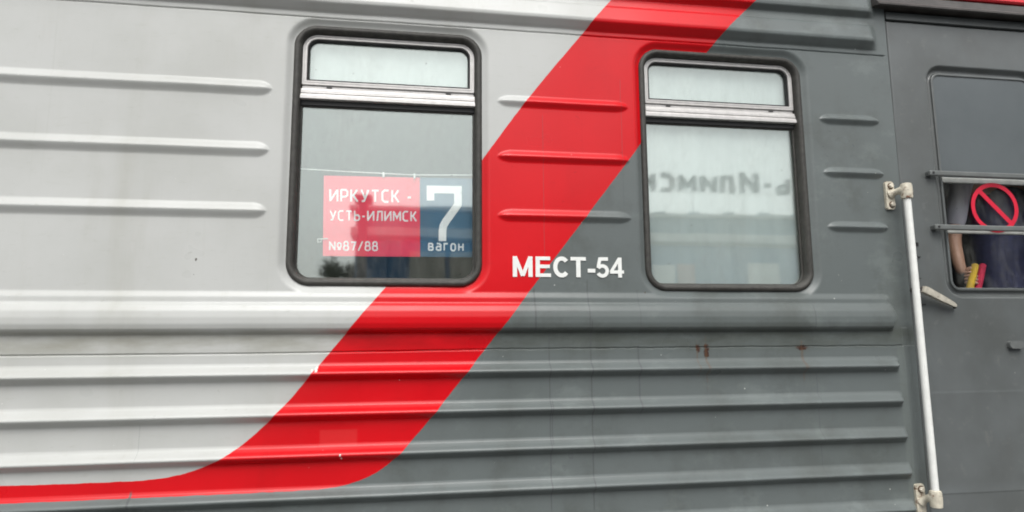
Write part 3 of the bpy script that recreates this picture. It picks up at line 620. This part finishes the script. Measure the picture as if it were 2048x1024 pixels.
def conductor():
    FZ, YP = .88, .25
    cx_ = at(2000, 440, YP)[0]
    hx, hz = at(1922, 556, .17)                     # hand that holds the flags
    ex, ez = at(1912, 478, .21)                     # elbow
    sx_, sz_ = at(1913, 352, .26); sz_ = max(sz_, FZ+1.36)
    V = [(cx_, YP, FZ+.93), (cx_, YP, FZ+1.10), (cx_, YP, FZ+1.28), (cx_, YP, FZ+1.40), (cx_, YP-.01, FZ+1.47), (cx_, YP-.02, FZ+1.54), (cx_, YP-.03, FZ+1.62), (cx_, YP-.02, FZ+1.69),
         (sx_+.03, YP, sz_), (ex, .23, ez), (hx+.004, .175, hz+.055), (hx+.008, .165, hz+.015),
         (2*cx_-sx_-.03, YP, sz_), (2*cx_-ex+.03, YP+.02, ez), (2*cx_-hx+.02, YP-.02, FZ+.86), (2*cx_-hx+.02, YP-.03, FZ+.80),
         (cx_-.09, YP, FZ+.80), (cx_-.10, YP, FZ+.46), (cx_-.10, YP+.02, FZ+.08), (cx_-.11, YP-.12, FZ+.035),
         (cx_+.09, YP, FZ+.80), (cx_+.10, YP, FZ+.46), (cx_+.10, YP+.02, FZ+.08), (cx_+.11, YP-.12, FZ+.035)]
    Ed = [(0, 1), (1, 2), (2, 3), (3, 4), (4, 5), (5, 6), (6, 7), (3, 8), (8, 9), (9, 10), (10, 11), (3, 12), (12, 13), (13, 14), (14, 15), (0, 16), (16, 17), (17, 18), (18, 19), (0, 20), (20, 21), (21, 22), (22, 23)]
    Rd = [(.13, .095), (.11, .085), (.115, .09), (.09, .07), .050, .07, .083, .06, .048, .037, .027, .023, .048, .037, .027, .023, .085, .055, .042, .036, .085, .055, .042, .036]
    body = skin('person', V, Ed, Rd, M_SKIN)
    tag(body, 'person in a navy uniform and white shirt standing behind the door window, holding rolled flags', 'person')
    # fingers wrapped round the flag sticks
    fp = Vector((hx+.030, .238, hz-.004))
    for k in range(4):
        z = hz+.022-.017*k; L = (.030, .034, .032, .026)[k]
        vs = [(hx+.006, .160, z+.004), (hx+.014, .132, z+.003), (hx+.014+L*.7, .118, z), (hx+.030+L*.6, .126, z-.002), (hx+.028+L*.5, .138, z-.003)]
        skin('finger', vs, [(0, 1), (1, 2), (2, 3), (3, 4)], [.0085, .0085, .008, .0075, .0065], M_SKIN, body, 1)
    skin('thumb', [(hx+.014, .16, hz+.034), (hx+.022, .136, hz+.046), (hx+.038, .124, hz+.044), (hx+.05, .122, hz+.038)], [(0, 1), (1, 2), (2, 3)], [.011, .010, .009, .007], M_SKIN, body, 1)
    # clothes
    skin('vest', [(cx_, YP, FZ+.84), (cx_, YP, FZ+.95), (cx_, YP, FZ+1.10), (cx_, YP, FZ+1.28), (cx_, YP, FZ+1.40), (cx_, YP, FZ+1.47)], [(0, 1), (1, 2), (2, 3), (3, 4), (4, 5)], [(.180, .128), (.172, .120), (.172, .118), (.190, .126), (.178, .118), (.12, .08)], M_NAVY, body)
    skin('shirt_sleeve', [(sx_+.06, YP, sz_+.01), (sx_+.01, YP-.005, sz_-.03), tuple(Vector((sx_+.01, YP-.005, sz_-.03)).lerp(Vector((ex, .23, ez)), .85))], [(0, 1), (1, 2)], [.062, .054, .048], M_SHIRT, body)
    skin('shirt_sleeve', [(2*cx_-sx_-.06, YP, sz_+.01), (2*cx_-sx_-.01, YP, sz_-.03), (2*cx_-ex+.02, YP+.01, ez+.05)], [(0, 1), (1, 2)], [.072, .066, .058], M_SHIRT, body)
    skin('collar', [(cx_, YP-.005, FZ+1.40), (cx_, YP-.01, FZ+1.475)], [(0, 1)], [(.085, .075), (.062, .058)], M_SHIRT, body)
    for s_ in (-1, 1):
        skin('trouser_leg', [(cx_+s_*.06, YP, FZ+.93), (cx_+s_*.09, YP, FZ+.78), (cx_+s_*.10, YP, FZ+.46), (cx_+s_*.10, YP+.02, FZ+.10)], [(0, 1), (1, 2), (2, 3)], [.11, .105, .08, .075], M_NAVY, body)
        skin('shoe', [(cx_+s_*.10, YP+.03, FZ+.045), (cx_+s_*.105, YP-.06, FZ+.045), (cx_+s_*.112, YP-.15, FZ+.036)], [(0, 1), (1, 2)], [.046, .046, .036], M_HAIR, body)
    skin('hair', [(cx_, YP+.03, FZ+1.60), (cx_, YP+.01, FZ+1.68), (cx_, YP-.01, FZ+1.705)], [(0, 1), (1, 2)], [.080, .085, .070], M_HAIR, body)
    for s_ in (-1, 1): skin('eye', [(cx_+s_*.03, YP-.106, FZ+1.615), (cx_+s_*.03, YP-.110, FZ+1.616)], [(0, 1)], [.009, .008], M_HAIR, body, 1)
    skin('nose', [(cx_, YP-.10, FZ+1.61), (cx_, YP-.122, FZ+1.585)], [(0, 1)], [.010, .014], M_SKIN, body, 1)
    # rolled flags, sticks held in the fist
    for nm, col, pa, pb, lab in (('rolled_flag', (.66, .42, .03), (1936, 592), (1951, 528), 'rolled yellow signal flag held upright by the person behind the door window'),
                                 ('rolled_flag', (.50, .018, .06), (1952, 592), (1966, 528), 'rolled dark red signal flag held beside the yellow one behind the door window')):
        A = p(*pa, .132); B = p(*pb, .125); bm = bmesh.new(); d_ = B-A
        tube(bm, [A-d_*.5, A-d_*.48], .006, 10); tube(bm, [A-d_*.5, A+d_*.1], .006, 10)
        tube(bm, [A+d_*(-.12), A+d_*(-.1), A+d_*.3, A+d_*.7, A+d_*.97, B], [.010, .0150, .0165, .0160, .0150, .010], 18)
        tag(obj(nm, bm, simple(nm+' cloth', col, .75, 0, .2, 40), None, True, 50), lab, 'flag', 'rolled signal flags in the door window')
conductor()

# ------------------------------------------------------------ across the platform, seen mirrored in the glass
YB = -12.4
sb = empty('station_building', (6, YB-3, 0)); tag(sb, 'blue and white station building with rooftop lettering mirrored in the right window', 'station building')
M_BLUE = simple('blue station cladding', (.05, .18, .36), .5, 0, .12, 2); M_BW = simple('pale station trim', (.80, .82, .80), .6, 0, .08, 2); M_BG = simple('beige station panel', (.55, .54, .48), .7, 0, .12, 2)
M_ROOFG = simple('blue grey roof sheet', (.17, .28, .36), .5, 0, .1, 2); M_SIGNL = simple('grey sign letters', (.56, .57, .58), .6, 0, .1, 3)
zr = lambda py: refl(1450, py, YB)[1]
xe = refl(712, 420, YB)[0]; XR = 30
bm = bmesh.new(); box(bm, xe, XR, YB-7, YB, 0, zr(492)); obj('wall', bm, M_BLUE, sb)
bm = bmesh.new(); box(bm, xe-.1, XR, YB-7.2, YB+.25, zr(486), zr(470)); obj('fascia', bm, M_BW, sb)
bm = bmesh.new(); box(bm, xe, XR, YB-7, YB+.06, zr(470)+.003, zr(436)); obj('roof', bm, M_ROOFG, sb)
bm = bmesh.new(); box(bm, xe-.15, XR, YB-7.2, YB+.2, zr(436)+.003, zr(430)); obj('roof_edge', bm, M_BW, sb)
for px_ in range(1250, 1700, 69):
    x_ = refl(px_, 430, YB)[0]; bm = bmesh.new(); box(bm, x_-.16, x_+.16, YB-.1, YB+.15, zr(430)+.002, zr(426), .02); obj('roof_vent', bm, M_ROOFG, sb)
for pa, pb, pt_, pb_ in ((1308, 1352, 530, 640), (1500, 1562, 526, 640), (1660, 1720, 526, 640), (1130, 1190, 530, 640), (900, 1000, 512, 620), (818, 890, 512, 620)):
    x_a, x_b = refl(pa, 540, YB)[0], refl(pb, 540, YB)[0]
    bm = bmesh.new(); box(bm, x_a, x_b, YB-.02, YB+.05, zr(pb_), zr(pt_)); obj('window', bm, M_BW if pa > 1000 else M_BG, sb)
x_a = refl(1358, 540, YB)[0]; bm = bmesh.new(); box(bm, x_a, x_a+.45, YB-.02, YB+.08, zr(640), zr(528)); obj('poster_board', bm, simple('faded pink board', (.42, .22, .22), .7), sb)
bm = bmesh.new(); x_s = refl(1282, 380, YB)[0]; zl0, zl1 = refl(1430, 384, YB)[1], refl(1430, 346, YB)[1]; cap = zl1-zl0
Q, Wd = text_quads('Усть-Илимск'.replace('У', 'У'), .2, .36)
kx = .56/.92
bm.free(); xo = 0
for ch in 'Усть-Илимск':
    q1, w1 = text_quads(ch, .2, .36); bm = bmesh.new()
    put_quads(bm, q1, lambda a, b: (x_s+(Wd-a-xo)*kx, zl0+b*cap), YB+.1, .12); obj('sign_letter', bm, M_SIGNL, sb); xo += GL[ch][0]+.36
bm = bmesh.new(); box(bm, x_s-.2, x_s+Wd*kx+.2, YB+.02, YB+.05, zl0-.012, zl0-.002)
for k in range(5):
    x_ = x_s+Wd*kx*k/4; box(bm, x_-.005, x_+.005, YB+.02, YB+.05, zr(430)+.001, zl0-.013)
obj('sign_stand', bm, M_BW, sb)
# tall dark end block, added so the door glass mirrors less bright sky
bm = bmesh.new(); xt = refl(1880, 440, YB)[0]; box(bm, xt, XR-8, YB-.8, YB+.35, 0, 9.0); obj('added_dark_block', bm, simple('dark brick', (.07, .065, .065), .8, 0, .2, 4), sb)
# lamp post and shrub at the building's end
M_LAMP = simple('grey lamp post paint', (.12, .12, .13), .5); lp = empty('lamp_post', (0, 0, 0)); tag(lp, 'dark steel lamp post standing before the end of the station building', 'lamp post')
xl = refl(725, 440, -9.0)[0]; zl = refl(725, 404, -9.0)[1]
bm = bmesh.new(); tube(bm, [(xl, -9, 0), (xl, -9, zl)], [.10, .085], 14); obj('post', bm, M_LAMP, lp); bm = bmesh.new(); box(bm, xl-.16, xl+.16, -9.16, -8.84, zl+.001, zl+.14, .02); obj('lamp_head', bm, M_LAMP, lp)
sh = empty('leafy_tree', (0, 0, 0)); tag(sh, 'dark green leafy tree standing far beyond the end of the station building', 'tree')
YT = -34.0; cxs, czs = refl(668, 560, YT); ztop = refl(675, 522, YT)[1]
bm = bmesh.new(); tube(bm, [(cxs, YT, 0), (cxs+.1, YT, ztop*.4), (cxs, YT, ztop*.85)], [.22, .15, .05], 10); obj('trunk', bm, simple('bark', (.09, .07, .05), .8), sh)
bm = bmesh.new(); clumps = [(rng.uniform(-1.6, 1.6), rng.uniform(-1.4, 1.4), rng.uniform(.30, .93), rng.uniform(.5, .95)) for _ in range(26)]
for k in range(3600):
    dx_, dy_, t, r_ = clumps[k % 26]; u0 = Vector(rng.normal(size=3)).normalized()*r_*rng.uniform(.3, 1)
    c_ = Vector((cxs+dx_*(1.25-t*.7), YT+dy_, ztop*t))+u0; u_ = Vector(rng.normal(size=3)).normalized(); v_ = u_.orthogonal().normalized(); s_ = rng.uniform(.08, .15)
    bm.faces.new([bm.verts.new(q_) for q_ in (c_+u_*s_, c_+v_*s_*.5, c_-u_*s_, c_-v_*s_*.5)])
me = bpy.data.meshes.new('crown'); bm.to_mesh(me); bm.free(); link('crown', me, simple('tree leaves', (.15, .175, .12), .6, 0, .3, 3), sh)
